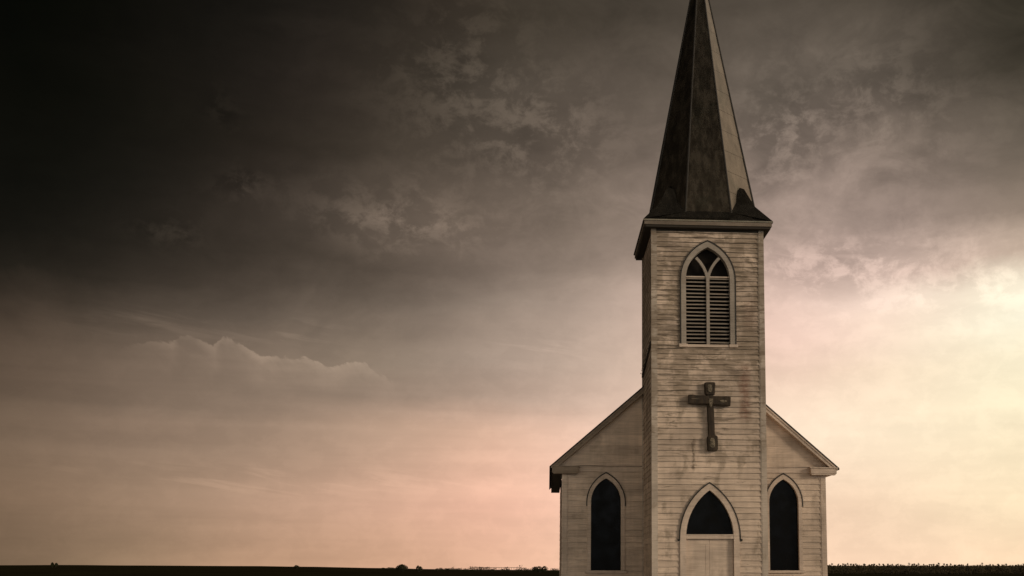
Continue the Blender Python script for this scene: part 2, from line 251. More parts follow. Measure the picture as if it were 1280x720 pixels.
def paint_material(name, base=(.46, .425, .375), peel=.60, board=True, stains=(), wear_shade=0.0):
    m = MT(name)
    grain = m.noise((1.3, 1.3, 38), 1, 6, .65)
    big = m.noise((.55, .55, .8), 1, 4, .6, .5); sp = m.n('ShaderNodeSeparateXYZ'); m.set(sp.inputs[0], m.tc)
    streak = m.noise((7, 7, .45), 1, 5, .6)
    pm = m.noise((1.6, 1.6, 9), 1, 8, .72, .6, (3, 1, 5))
    c = m.scale(rgb(*base), m.mr(grain, .3, .7, .82, 1.1))
    c = m.scale(c, m.mr(big, .3, .7, .74, 1.10))
    c = m.scale(c, m.mr(streak, .35, .7, 1.03, .93))
    if board:
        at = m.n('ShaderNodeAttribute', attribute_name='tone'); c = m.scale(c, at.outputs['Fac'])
    upper_shade = m.mr(sp.outputs[2], 3.0, 7.5, 0, wear_shade, 'LINEAR')       # colour darkens with height: painted light gradient, broken up as peeled paint
    pm = m.math('ADD', pm, upper_shade)
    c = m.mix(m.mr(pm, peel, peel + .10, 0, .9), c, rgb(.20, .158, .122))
    c = m.mix(m.math('MULTIPLY', m.mr(m.math('ADD', upper_shade, m.noise((2.2, 2.2, 1.4), 1, 5, .6, .3, (8, 2, 0))), .54, .68, 0, .36 + 2.6 * wear_shade), m.mr(grain, .35, .6, 1, .75)), c, rgb(.19, .148, .108))
    for (x, z0, z1, w, colr, k) in stains:          # run-down stains at their own spots on the boards
        wob = m.noise((5, 5, 3), 1, 4, .6, 0, (x, z0, 0))
        dx = m.math('ABSOLUTE', m.math('SUBTRACT', m.math('ADD', sp.outputs[0], m.mr(wob, 0, 1, -.14, .14, 'LINEAR')), x))
        fx = m.mr(dx, w * .15, w, 1, 0)
        fz = m.math('MULTIPLY', m.mr(sp.outputs[2], z0, z0 + .25, 0, 1), m.mr(sp.outputs[2], z1 - .2, z1, 1, 0))
        f = m.math('MULTIPLY', m.math('MULTIPLY', fx, fz), m.mr(m.noise((9, 9, 14), 1, 5, .7), .35, .6, .2 * k, k))
        c = m.mix(f, c, rgb(*colr))
    m.set('Base Color', c); m.set('Roughness', .78); m.set('Specular IOR Level', .25)
    m.bump(m.math('ADD', grain, m.math('MULTIPLY', pm, .6)), .5, .008)
    return m.m
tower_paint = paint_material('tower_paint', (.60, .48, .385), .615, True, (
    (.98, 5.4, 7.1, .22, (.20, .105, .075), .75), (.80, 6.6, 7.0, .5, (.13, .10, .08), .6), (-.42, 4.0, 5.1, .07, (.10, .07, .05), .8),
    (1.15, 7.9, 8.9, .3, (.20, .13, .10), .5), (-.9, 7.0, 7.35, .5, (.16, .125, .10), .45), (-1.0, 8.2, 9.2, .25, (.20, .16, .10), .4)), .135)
nave_paint = paint_material('nave_paint', (.64, .515, .415), .70)
trim_paint = paint_material('trim_paint', (.59, .48, .395), .66, False)
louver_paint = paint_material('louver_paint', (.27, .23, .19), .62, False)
frame_paint = paint_material('frame_paint', (.36, .315, .27), .62, False)
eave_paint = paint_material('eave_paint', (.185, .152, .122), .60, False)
shaded_rake_paint = paint_material('shaded_rake_paint', (.27, .215, .165), .56, False)  # left rake and return: trim darkened to carry the shade on that side
corner_paint = paint_material('corner_paint', (.48, .41, .345), .60, False, (), .12)
door_paint = paint_material('door_paint', (.60, .485, .395), .70, False)

m = MT('old_tin_roof')
bl = m.noise((.8, .8, .55), 1, 6, .62, .5); fine = m.noise((6, 6, 2.2), 1, 6, .6)
c = m.mix(m.mr(bl, .35, .65, 0, 1), rgb(.15, .133, .105), rgb(.185, .163, .13))
c = m.mix(m.mr(m.noise((1.6, 1.6, 1.0), 1, 6, .65, .3, (5, 5, 5)), .54, .66, 0, .5), c, rgb(.105, .105, .08))
c = m.scale(c, m.mr(fine, .3, .7, .8, 1.12))
m.set('Base Color', c); m.set('Metallic', .97); m.set('Roughness', m.mr(fine, .3, .7, .20, .30)); m.bump(bl, .25, .03); tin = m.m

m = MT('roof_shingles')
br = m.n('ShaderNodeTexBrick'); m.set(br.inputs['Vector'], m.map((1, 1, 1))); br.inputs['Scale'].default_value = 3.2
br.inputs['Color1'].default_value = rgb(.040, .034, .028); br.inputs['Color2'].default_value = rgb(.062, .052, .042); br.inputs['Mortar'].default_value = rgb(.015, .012, .01)
m.set('Base Color', m.scale(br.outputs['Color'], m.mr(m.noise((2, 2, 2)), .3, .7, .7, 1.2))); m.set('Roughness', .9); m.bump(br.outputs['Fac'], .4, -.01); shingle = m.m

m = MT('ridge_metal'); m.set('Base Color', m.mix(m.noise((4, 4, 4)), rgb(.010, .008, .006), rgb(.024, .020, .016))); m.set('Roughness', .7); dark_metal = m.m
m = MT('dark_glass'); m.set('Base Color', rgb(.003, .0028, .0025)); m.set('Roughness', m.mr(m.noise((3, 3, 3)), .3, .7, .12, .35)); m.set('Specular IOR Level', .06); glass = m.m
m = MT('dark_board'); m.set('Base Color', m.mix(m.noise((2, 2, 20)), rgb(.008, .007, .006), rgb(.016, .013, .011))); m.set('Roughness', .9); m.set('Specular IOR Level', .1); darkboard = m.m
m = MT('cross_wood')
g = m.noise((14, 14, 3), 1, 7, .7, .4)
m.set('Base Color', m.mix(m.mr(g, .3, .7, 0, 1), rgb(.013, .008, .004), rgb(.045, .029, .016))); m.set('Roughness', .85); m.bump(g, .8, .02); crosswood = m.m
m = MT('worn_patch')
g = m.noise((18, 18, 18), 1, 6, .75, 1.0)
m.set('Base Color', m.mix(m.mr(g, .42, .6, 0, 1), rgb(.04, .03, .02), rgb(.20, .165, .115))); m.set('Roughness', .8); m.bump(g, .8, .02); patch = m.m
m = MT('concrete'); g = m.noise((4, 4, 4), 1, 8, .6); m.set('Base Color', m.mix(g, rgb(.22, .20, .18), rgb(.36, .33, .29))); m.set('Roughness', .9); m.bump(g, .4, .02); concrete = m.m
m = MT('shaded_brown_boards'); m.set('Base Color', m.mix(m.noise((2, 2, 20)), rgb(.018, .014, .010), rgb(.035, .028, .020))); m.set('Roughness', .9); shaded_brownwood = m.m  # brown darkened to stand for the shadow band under the eaves
m = MT('rusty_iron'); m.set('Base Color', rgb(.06, .035, .022)); m.set('Roughness', .6); m.set('Metallic', .5); iron = m.m
m = MT('field_soil')
g = m.noise((.05, .05, .05), 1, 8, .6); g2 = m.noise((1.5, 1.5, 1.5), 1, 8, .7)
m.set('Base Color', m.scale(m.mix(m.mr(g, .35, .65, 0, 1), rgb(.016, .013, .008), rgb(.026, .024, .011)), m.mr(g2, .3, .7, .7, 1.25))); m.set('Roughness', 1.0); m.set('Specular IOR Level', 0.0); m.bump(g2, .6, .05); soil = m.m
m = MT('bounce_gravel')
g = m.noise((9, 9, 9), 1, 8, .7); g2 = m.noise((.4, .4, .4), 1, 5, .6)
m.set('Base Color', m.scale(m.mix(m.mr(g, .35, .65, 0, 1), rgb(.36, .33, .28), rgb(.58, .54, .47)), m.mr(g2, .3, .7, .85, 1.1))); m.set('Roughness', .95); m.bump(g, .6, .03); bounce_m = m.m
m = MT('dry_grass'); oi = m.n('ShaderNodeTexNoise'); m.set('Base Color', m.mix(m.noise((.6, .6, .6)), rgb(.07, .06, .025), rgb(.16, .13, .07))); m.set('Roughness', .9); grass_m = m.m
m = MT('foliage'); m.set('Base Color', m.mix(m.noise((1.2, 1.2, 1.2)), rgb(.014, .016, .007), rgb(.032, .032, .014))); m.set('Roughness', .9); m.set('Specular IOR Level', .1); leafm = m.m
m = MT('bark'); m.set('Base Color', rgb(.03, .022, .016)); m.set('Roughness', .9); bark = m.m
m = MT('maize_leaf'); m.set('Base Color', m.mix(m.noise((1, 1, 1)), rgb(.030, .024, .012), rgb(.060, .047, .024))); m.set('Roughness', .9); m.set('Specular IOR Level', .1); maize = m.m

# ------------------------------------------------------------------ terrain
SKYLINE = [(-90, 707), (-27, 707), (-24.5, 706.8), (-22, 706.4), (-20, 706.9), (-14, 707.6), (-12, 708.3), (-8, 710.0), (-5.5, 711.4), (-3, 712.0), (0, 712.6), (6, 712.0), (12, 709.3), (24, 709.0), (90, 708.5)]
def skyv(az):
    for (a0, v0), (a1, v1) in zip(SKYLINE[:-1], SKYLINE[1:]):
        if az <= a1:
            t = max(0, (az - a0) / (a1 - a0)); t = t * t * (3 - 2 * t); return v0 + (v1 - v0) * t
    return 708.5
def ground_z(x, y):
    dx, dy = x + 4.26, y + 30.03; r = math.hypot(dx, dy); az = math.degrees(math.atan2(dx, dy))
    if abs(az) > 90: az = 90 * (1 if az > 0 else -1)
    zt = 1.6 + (708.5 - skyv(az)) / 1424 * 1500
    if r < 260: return 0.0
    if r < 1500:
        t = (r - 260) / 1240; return zt * t + .25 * nz(x * .012, y * .012, 2) * min(1, t * 4) * (1 - t)
    return zt - (r - 1500) * .012
bm = bmesh.new(); rings = [0, 8, 20, 35, 60, 100, 160, 220, 260, 330, 420, 540, 700, 900, 1150, 1350, 1500, 1700, 2300, 4000, 8000]
NS = 288; prev = None
for r in rings:
    if r == 0: cur = [bm.verts.new((-4.26, -30.03, 0))]
    else: cur = [bm.verts.new((x, y, ground_z(x, y))) for x, y in ((-4.26 + r * math.sin(2 * math.pi * k / NS), -30.03 + r * math.cos(2 * math.pi * k / NS)) for k in range(NS))]
    if prev:
        for k in range(NS):
            k2 = (k + 1) % NS
            bm.faces.new((prev[0], cur[k], cur[k2]) if len(prev) == 1 else (prev[k], cur[k], cur[k2], prev[k2]))
    prev = cur
o = link('ground', bm, soil, smooth=True); o['kind'] = 'structure'
bm = bmesh.new()      # pale sheet added out of view to bounce light onto the low walls
rim = []
for k in range(96):
    t = 2 * math.pi * k / 96; q = 1 + .10 * nz(math.cos(t) * 2, math.sin(t) * 2, 4)
    rim.append(bm.verts.new((26 * q * math.cos(t), -4 + 28 * q * math.sin(t), .004)))
bm.faces.new(rim); o = link('bounce_yard', bm, bounce_m); o['kind'] = 'structure'

# ------------------------------------------------------------------ church
D = 3.0275; W2 = 1.5; NH = 3.835; NL = 8.9; TOPW = 10.78
church = thing('church', 'small weathered white clapboard church with a tall front steeple standing in the fields', 'church')

def board_run(verts, faces, tones, intervals0, intervals1, z0, z1, place, seed, depth=.030):
    """one lap-siding course: place(u, out, z) -> point; trapezoid ends follow the openings"""
    tone = 1.0 + random.uniform(-.13, .10)
    for (a0, b0), (a1, b1) in zip(intervals0, intervals1):
        if b0 - a0 < .02 and b1 - a1 < .02: continue
        ln = max(b0 - a0, b1 - a1); n = max(2, int(ln / .22)); base = len(verts)
        joint = random.random()
        for k in range(n + 1):
            t = k / n; u0 = a0 + (b0 - a0) * t; u1 = a1 + (b1 - a1) * t
            wz = .010 * nz(u0 * 1.1, seed * 3.7, 1) + .005 * nz(u0 * 4, seed * 2.1, 6)
            wo_ = .008 * nz(u0 * 1.6, seed * 1.3, 9)
            verts += [place(u0, .003, z0 + wz + .004), place(u0, depth + wo_, z0 + wz), place(u1, .006, z1 + .012)]
        for k in range(n):
            i = base + 3 * k
            tj = tone * (1.0 if k / n < joint else .93)
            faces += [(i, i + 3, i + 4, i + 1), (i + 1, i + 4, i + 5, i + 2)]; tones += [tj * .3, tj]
        # closed ends
        faces += [(base, base + 1, base + 2), (base + 3 * n, base + 3 * n + 2, base + 3 * n + 1)]; tones += [tone, tone]

def arch_half(z, half, spring, apex):
    """half width of a pointed opening at height z"""
    if z >= apex: return 0.0
    if z <= spring: return half
    h = apex - spring; Rr = (half * half + h * h) / (2 * half)
    return max(0.0, half - Rr + math.sqrt(max(0, Rr * Rr - (z - spring) ** 2)))
def intervals(z, lo, hi, openings):
    """fixed number of pieces so that two heights can be joined; openings: (centre, half, z0, spring, apex)"""
    cur = lo; out = []
    for c, half, zb, sp, ap in openings:
        hw = arch_half(z, half, sp, ap) if z >= zb else None
        if hw is None: hw = 0.0
        out.append((cur, c - hw)); cur = c + hw
    out.append((cur, hi)); return out
def siding(name, place, lo, hi, z0, z1, pitch, openings, mat, parent, zcap=None, depth=.040):
    verts, faces, tones = [], [], []; z = z0; s = random.uniform(0, 50)
    while z < z1 - .01:
        zt = min(z + pitch(z), z1)
        for q in openings:
            if z < q[2] - .02 < zt - .03: zt = q[2]
        l0, h0 = lo(z), hi(z); l1, h1 = lo(zt), hi(zt)
        act = [q for q in openings if q[2] < zt - .01 and z > q[2] - .03 and z < q[4]]
        if h0 - l0 > .05:
            board_run(verts, faces, tones, intervals(max(z, 0), l0, h0, act) if act else [(l0, h0)], intervals(zt, l1, h1, act) if act else [(l1, h1)], z, zt, place, s, depth)
        s += 1; z = zt
    return link_raw(name, verts, faces, mat, parent, tones)

# -- tower walls
tp = lambda z: .163 - .0030 * z
DOOR = (0, .70, .30, 2.38, 3.68); BELF = (0, .665, 7.52, 9.34, 10.27)
front = lambda u, o_, z: (u, -o_, z)
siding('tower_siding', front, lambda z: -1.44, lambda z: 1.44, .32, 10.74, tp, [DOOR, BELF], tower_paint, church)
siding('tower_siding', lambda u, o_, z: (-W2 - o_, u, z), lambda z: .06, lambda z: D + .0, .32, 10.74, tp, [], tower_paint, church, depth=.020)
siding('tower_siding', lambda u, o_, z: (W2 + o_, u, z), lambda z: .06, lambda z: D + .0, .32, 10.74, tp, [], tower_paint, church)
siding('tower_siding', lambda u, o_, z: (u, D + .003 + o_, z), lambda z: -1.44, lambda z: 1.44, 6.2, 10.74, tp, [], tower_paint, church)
bm = bmesh.new()
def core_front(bm, lo, hi, zb, ztop_fn, yf, yb, openings):
    """sheathing slab behind the boards with the openings left free"""
    zs = []; z = zb
    while z < ztop_fn - 1e-6: zs.append(z); z += .08
    zs.append(ztop_fn)
    for a, b in zip(zs[:-1], zs[1:]):
        act = [q for q in openings if q[2] < b - .001 and a < q[4]]
        i0 = intervals(a, lo(a), hi(a), act); i1 = intervals(b, lo(b), hi(b), act)
        for (p0, q0), (p1, q1) in zip(i0, i1):
            if q0 - p0 > .01 or q1 - p1 > .01:
                q1_ = max(q1, p1 + .001); q0_ = max(q0, p0 + .001)
                prism(bm, [(p0, a), (q0_, a), (q1_, b), (p1, b)], 'y', yf, yb)
core_front(bm, lambda z: -W2, lambda z: W2, .3, 10.74, .001, .16, [DOOR, BELF])
box(bm, -W2, -W2 + .14, .161, D, .3, 10.74); box(bm, W2 - .14, W2, .161, D, .3, 10.74)
box(bm, -W2, W2, D - .14, D - .001, 3.0, 10.74)
link('tower_sheathing', bm, darkboard, church)
# corner boards
for sx in (-1, 1):
    bm = bmesh.new()
    prism(bm, [(sx * 1.405, -.047), (sx * 1.545, -.047), (sx * 1.545, .075), (sx * 1.503, .075), (sx * 1.503, -.004), (sx * 1.405, -.004)], 'y', 0, 1)
    for v in bm.verts: x, t, y = v.co; v.co = (x, y, .32 + t * (10.74 - .32))
    # bead beside the corner
    box(bm, sx * 1.392 - .012, sx * 1.392 + .012, -.040, -.004, .32, 10.6)
    link('corner_board', bm, corner_paint, church)
    bm = bmesh.new()
    box(bm, min(sx * 1.503, sx * 1.545), max(sx * 1.503, sx * 1.545), D - .10, D - .002 if sx < 0 else D - .002, .32, 10.74)
    link('corner_board', bm, corner_paint, church)
# frieze, soffit and fascia of the tower eave
E0 = W2 + .242
bm = bmesh.new(); box(bm, -1.41, 1.41, -.040, -.004, 10.68, 10.739); link('frieze_board', bm, shaded_brownwood, church)
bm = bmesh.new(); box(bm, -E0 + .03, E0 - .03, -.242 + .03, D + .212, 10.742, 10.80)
link('tower_soffit', bm, shaded_brownwood, church)
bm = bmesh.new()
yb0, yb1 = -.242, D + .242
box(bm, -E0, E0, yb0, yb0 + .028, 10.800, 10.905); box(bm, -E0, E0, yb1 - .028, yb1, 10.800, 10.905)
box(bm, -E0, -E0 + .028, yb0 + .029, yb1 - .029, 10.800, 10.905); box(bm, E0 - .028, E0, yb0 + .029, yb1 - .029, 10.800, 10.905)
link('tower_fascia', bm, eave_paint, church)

# -- spire: flared skirt, four corner broaches, octagon
TIP = 19.59; CX, CY = .035, D / 2
def A(z): return 1.52 * (TIP - z) / (TIP - 11.25)
def octv(z, k, s=1.0):
    a = A(z) * s; t = a * math.tan(math.pi / 8)
    P = [(t, -a), (a, -t), (a, t), (t, a), (-t, a), (-a, t), (-a, -t), (-t, -a)]
    return (CX + P[k][0], CY + P[k][1], z)
bm = bmesh.new()      # octagonal spire in overlapping sheet courses
zs = [11.25 + i * .64 for i in range(13)] + [TIP - .02]
zs = [z for z in zs if z < TIP - .1] + [TIP - .02]
for z0, z1 in zip(zs[:-1], zs[1:]):
    b_ = [bm.verts.new(octv(z0, k, 1.004)) for k in range(8)]; t_ = [bm.verts.new(octv(z1, k, 1.0)) for k in range(8)]
    for k in range(8): bm.faces.new((b_[k], b_[(k + 1) % 8], t_[(k + 1) % 8], t_[k]))
bm.faces.new([bm.verts.new(octv(TIP - .02, k)) for k in range(8)])
link('spire', bm, tin, church)
for k in range(8):
    bm = bmesh.new(); tube(bm, octv(11.22, k, 1.003), octv(TIP - .06, k, 1.003), .028, .022, 6); link('ridge_cap', bm, dark_metal, church)
bm = bmesh.new(); tube(bm, (CX, CY, TIP - .15), (CX, CY, TIP + .25), .07, .03, 8); bmesh.ops.create_icosphere(bm, subdivisions=2, radius=.10, matrix=Matrix.Translation((CX, CY, TIP + .3)))
tube(bm, (CX, CY, TIP + .38), (CX, CY, TIP + .95), .018, .006, 6); link('finial', bm, iron, church)
# skirt
bm = bmesh.new(); SE = W2 + .275; zb = 10.908
ZS = 11.26
sq = lambda e, z: [bm.verts.new(p) for p in ((-e + 0, CY - e, z), (e, CY - e, z), (e, CY + e, z), (-e, CY + e, z))]
q0 = sq(SE, zb); q0b = sq(SE, zb + .035); q1 = sq(1.53 + .0, ZS)
qm = [bm.verts.new((x, y, 11.045)) for x, y in ((-1.655, CY - 1.655), (1.655, CY - 1.655), (1.655, CY + 1.655), (-1.655, CY + 1.655))]
for a_, b_ in ((q0, q0b), (q0b, qm), (qm, q1)):
    for k in range(4): bm.faces.new((a_[k], a_[(k + 1) % 4], b_[(k + 1) % 4], b_[k]))
bm.faces.new(q0[::-1]); bm.faces.new(q1)
link('spire_skirt', bm, tin, church)
# broaches
for sx, sy in ((-1, -1), (1, -1), (1, 1), (-1, 1)):
    bm = bmesh.new()
    Cn = Vector((sx * (SE - .01), CY + sy * (SE - .01), zb + .045))
    a = A(ZS); t = a * math.tan(math.pi / 8)
    V1 = Vector((CX + sx * (t - .02), CY + sy * (a + .015), ZS - .01)); V2 = Vector((CX + sx * (a + .015), CY + sy * (t - .02), ZS - .01))
    zt = 12.16; at_ = A(zt)
    def onface(s, z):    # point on the diagonal face: s across (-1..1 of the width w)
        aa = A(z) + .012; n_ = Vector((sx * .7071, sy * .7071, 0)); u_ = Vector((-sx * .7071, sy * .7071, 0))
        p = Vector((CX, CY, z)) + n_ * aa + u_ * s; return p
    ptsF = [V1, onface(.30, 11.62), onface(.135, 12.02), onface(.06, 12.13), onface(-.06, 12.13), onface(-.135, 12.02), onface(-.30, 11.62), V2]
    # a rib along the hip, slightly concave, from the corner to the cap
    hip = [Cn, Cn.lerp(onface(0, 12.1), .5) + Vector((-sx * .035, -sy * .035, -.03)), onface(0, 12.07) + Vector((sx * .10, sy * .10, 0)), onface(0, 12.15)]
    rowL = [[V1, ptsF[1], ptsF[2], ptsF[3]], hip]; rowR = [hip, [V2, ptsF[6], ptsF[5], ptsF[4]]]
    mid1 = Vector((sx * 1.05, CY + sy * (SE - .19), 11.10)); mid2 = Vector((sx * (SE - .19), CY + sy * 1.05, 11.10))
    for r0, r1 in (rowL, rowR):
        va = [bm.verts.new(p) for p in r0]; vb2 = [bm.verts.new(p) for p in r1]
        for i in range(3): bm.faces.new((va[i], vb2[i], vb2[i + 1], va[i + 1]))
    bmesh.ops.remove_doubles(bm, verts=bm.verts, dist=.001)
    link('broach', bm, tin, church)

# -- pointed frames
def arch_outline(half, z0, spring, apex, n=12):
    pts = [(half, z0)]
    for i in range(n + 1):
        z = spring + (apex - spring) * (1 - (1 - i / n) ** 1.6); pts.append((arch_half(z, half, spring, apex), z))
    return pts + [(-x, z) for x, z in pts[-2::-1]]
def arch_frame(bm, c, y0, y1, inner, outer, yo=0.0):
    """solid band between two outlines of equal point count; inner/outer: (half, z0, spring, apex)"""
    pi_, po = arch_outline(*inner), arch_outline(*outer)
    fi = [bm.verts.new((c + x, y0, z)) for x, z in pi_]; fo = [bm.verts.new((c + x, y0, z)) for x, z in po]
    bi = [bm.verts.new((c + x, y1, z)) for x, z in pi_]; bo = [bm.verts.new((c + x, y1, z)) for x, z in po]
    n = len(pi_)
    for i in range(n - 1):
        bm.faces.new((fi[i], fi[i + 1], fo[i + 1], fo[i])); bm.faces.new((bi[i], bo[i], bo[i + 1], bi[i + 1]))
        bm.faces.new((fi[i], bi[i], bi[i + 1], fi[i + 1])); bm.faces.new((fo[i], fo[i + 1], bo[i + 1], bo[i]))
    for i in (0, n - 1): bm.faces.new((fi[i], fo[i], bo[i], bi[i]))
def arch_fill(bm, c, y0, y1, half, z0, spring, apex):
    prism(bm, [(c + x, z) for x, z in arch_outline(half, z0, spring, apex)][:-0 or None], 'y', y0, y1)
def curved_bar(bm, pts, w, y0, y1):
    """flat bar of width w along a 2-D polyline (x,z)"""
    P = [Vector((x, z)) for x, z in pts]; Lf, Rt = [], []
    for i, p in enumerate(P):
        d = (P[min(i + 1, len(P) - 1)] - P[max(i - 1, 0)]).normalized(); nn = Vector((-d.y, d.x)) * w / 2
        Lf.append(p + nn); Rt.append(p - nn)
    prism(bm, [tuple(p) for p in Lf + Rt[::-1]], 'y', y0, y1)

# belfry louvre window
bm = bmesh.new(); arch_frame(bm, 0, -.062, .15, (.60, 7.56, 9.36, 10.24), (.735, 7.56, 9.34, 10.40)); win = link('belfry_window', bm, frame_paint, church)
bm = bmesh.new(); arch_frame(bm, 0, -.074, -.030, (.735, 7.54, 9.34, 10.40), (.765, 7.54, 9.34, 10.44)); link('drip_moulding', bm, dark_metal, win)
bm = bmesh.new(); box(bm, -.80, -.56, -.10, -.005, 7.47, 7.555, .008); box(bm, .56, .80, -.10, -.005, 7.47, 7.555, .008); box(bm, -.559, .559, -.075, .15, 7.475, 7.545); link('sill', bm, trim_paint, win)
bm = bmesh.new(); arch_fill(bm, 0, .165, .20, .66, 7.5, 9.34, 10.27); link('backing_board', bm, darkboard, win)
bm = bmesh.new()
curved_bar(bm, [(0, 7.547), (0, 8.5), (0, 9.40)], .085, -.05, .03)
curved_bar(bm, [(0.012, 9.38), (.04, 9.52), (.11, 9.68), (.20, 9.82), (.315, 9.95)], .075, -.045, .028)
curved_bar(bm, [(-.012, 9.38), (-.04, 9.52), (-.11, 9.68), (-.20, 9.82), (-.315, 9.95)], .075, -.043, .026)
link('tracery', bm, frame_paint, win)
for sx in (-1, 1):
    bm = bmesh.new(); n = 18
    for i in range(n):
        z = 7.60 + i * .1035; x0, x1 = (.045, .598) if sx > 0 else (-.598, -.045)
        j = random.uniform(-.006, .006); j2 = random.uniform(-.006, .006); tilt = random.uniform(-.006, .006)
        a = [bm.verts.new(p) for p in ((x0, -.006 + j, z + j2), (x1, -.006 + j, z + j2 + tilt), (x1, .09, z + .045 + tilt), (x0, .09, z + .045))]
        b = [bm.verts.new(p) for p in ((x0, -.006 + j, z + .034 + j2), (x1, -.006 + j, z + .034 + j2 + tilt), (x1, .09, z + .060 + tilt), (x0, .09, z + .060))]
        bm.faces.new(a[::-1]); bm.faces.new(b)
        for k in range(4): bm.faces.new((a[k], a[(k + 1) % 4], b[(k + 1) % 4], b[k]))
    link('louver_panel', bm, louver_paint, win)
bm = bmesh.new(); box(bm, .046, .597, -.02, .03, 9.405, 9.44); box(bm, -.597, -.046, -.02, .03, 9.405, 9.44); link('louver_rail', bm, trim_paint, win)

# doorway
bm = bmesh.new(); arch_frame(bm, 0, -.065, .15, (.635, .30, 2.38, 3.62), (.795, .30, 2.36, 3.80)); dw = link('doorway', bm, trim_paint, church)
bm = bmesh.new(); arch_frame(bm, 0, -.080, -.030, (.795, 2.30, 2.36, 3.80), (.822, 2.30, 2.36, 3.835)); box(bm, .80, .86, -.08, -.005, 2.27, 2.33); box(bm, -.86, -.80, -.08, -.005, 2.27, 2.33); link('drip_moulding', bm, dark_metal, dw)
bm = bmesh.new(); arch_fill(bm, 0, .09, .12, .634, 2.39, 2.40, 3.62); link('transom_pane', bm, glass, dw)
bm = bmesh.new(); box(bm, -.634, .634, -.055, .10, 2.33, 2.435, .006); box(bm, -.64, .64, -.075, .02, 2.425, 2.45); link('transom_bar', bm, trim_paint, dw)
for sx in (-1, 1):
    bm = bmesh.new(); x0, x1 = sorted((sx * .002, sx * .630))
    box(bm, x0, x1, .05, .09, .32, 2.328, .004)
    for z0, z1 in ((.32, .52), (1.12, 1.26), (2.18, 2.328)): box(bm, x0 + .001, x1 - .001, .044, .0495, z0, z1)
    for xx in (x0 + .001, x1 - .101): box(bm, xx, xx + .10, .043, .0496, .321, 2.327)
    dl = link('door_leaf', bm, door_paint, dw)
    if sx > 0:
        bm = bmesh.new(); bmesh.ops.create_uvsphere(bm, u_segments=12, v_segments=8, radius=.032, matrix=Matrix.Translation((.06, -.015, 1.19))); tube(bm, (.06, .034, 1.19), (.06, -.01, 1.19), .012, .012, 8); link('door_knob', bm, iron, dl)
bm = bmesh.new(); box(bm, -.68, .68, -.06, .16, .25, .318); link('threshold', bm, concrete, dw)

# -- nave
def roof_z(x): return 4.50 + .872 * (4.22 - abs(x))
NW = [(-2.60, .495, 1.46, 3.47, 4.21), (2.62, .495, 1.46, 3.47, 4.21)]
np_ = lambda z: .170
def rlim(z): return min(NH - .10, max(.0, 4.22 - (z + .20 - 4.50) / .872))
nfront = lambda u, o_, z: (u, D - o_, z)
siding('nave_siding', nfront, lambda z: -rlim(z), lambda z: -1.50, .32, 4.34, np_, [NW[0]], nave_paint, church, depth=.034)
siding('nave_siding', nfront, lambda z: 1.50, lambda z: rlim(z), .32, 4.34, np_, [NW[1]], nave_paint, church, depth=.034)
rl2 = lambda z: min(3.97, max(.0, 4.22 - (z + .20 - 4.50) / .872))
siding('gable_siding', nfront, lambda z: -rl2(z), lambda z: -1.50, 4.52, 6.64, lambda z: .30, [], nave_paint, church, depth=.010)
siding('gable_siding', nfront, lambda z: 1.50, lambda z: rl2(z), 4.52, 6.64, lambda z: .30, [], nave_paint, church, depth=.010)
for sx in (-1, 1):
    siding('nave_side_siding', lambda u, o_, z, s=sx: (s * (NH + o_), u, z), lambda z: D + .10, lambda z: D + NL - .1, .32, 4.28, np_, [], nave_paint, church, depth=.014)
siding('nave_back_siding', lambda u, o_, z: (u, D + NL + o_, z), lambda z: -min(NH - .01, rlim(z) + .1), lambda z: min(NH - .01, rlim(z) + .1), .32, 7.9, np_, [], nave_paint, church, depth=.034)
bm = bmesh.new()
core_front(bm, lambda z: -NH, lambda z: -1.5, .3, 4.28, D + .001, D + .16, [NW[0]]); core_front(bm, lambda z: 1.5, lambda z: NH, .3, 4.28, D + .001, D + .16, [NW[1]])
prism(bm, [(-NH, 4.281), (NH, 4.281), (NH, roof_z(NH) - .22), (0, roof_z(0) - .22), (-NH, roof_z(NH) - .22)], 'y', D + .002, D + .15)
prism(bm, [(-NH, .3), (NH, .3), (NH, roof_z(NH) - .22), (0, roof_z(0) - .22), (-NH, roof_z(NH) - .22)], 'y', D + NL - .15, D + NL - .002)
box(bm, -NH, -NH + .14, D + .161, D + NL - .16, .3, 4.28); box(bm, NH - .14, NH, D + .161, D + NL - .16, .3, 4.28)
link('nave_sheathing', bm, darkboard, church)
# belt board across the gable
for sx in (-1, 1):
    bm = bmesh.new(); x0, x1 = sorted((sx * 1.505, sx * 3.79)); box(bm, x0, x1, D - .045, D - .004, 4.345, 4.47); box(bm, x0, x1, D - .062, D - .004, 4.472, 4.50)
    link('belt_board', bm, trim_paint, church)
    bm = bmesh.new()
    xo = NH + .045; xs = sorted((sx * (NH - .105), sx * xo)); box(bm, xs[0], xs[1], D - .042, D - .003, .32, 4.30)
    xs = sorted((sx * (NH + .002), sx * xo)); box(bm, xs[0], xs[1], D - .0025, D + .12, .32, 4.27)
    box(bm, sx * (NH - .125) - .01, sx * (NH - .125) + .01, D - .032, D - .003, .32, 4.29)
    link('corner_board', bm, trim_paint, church)
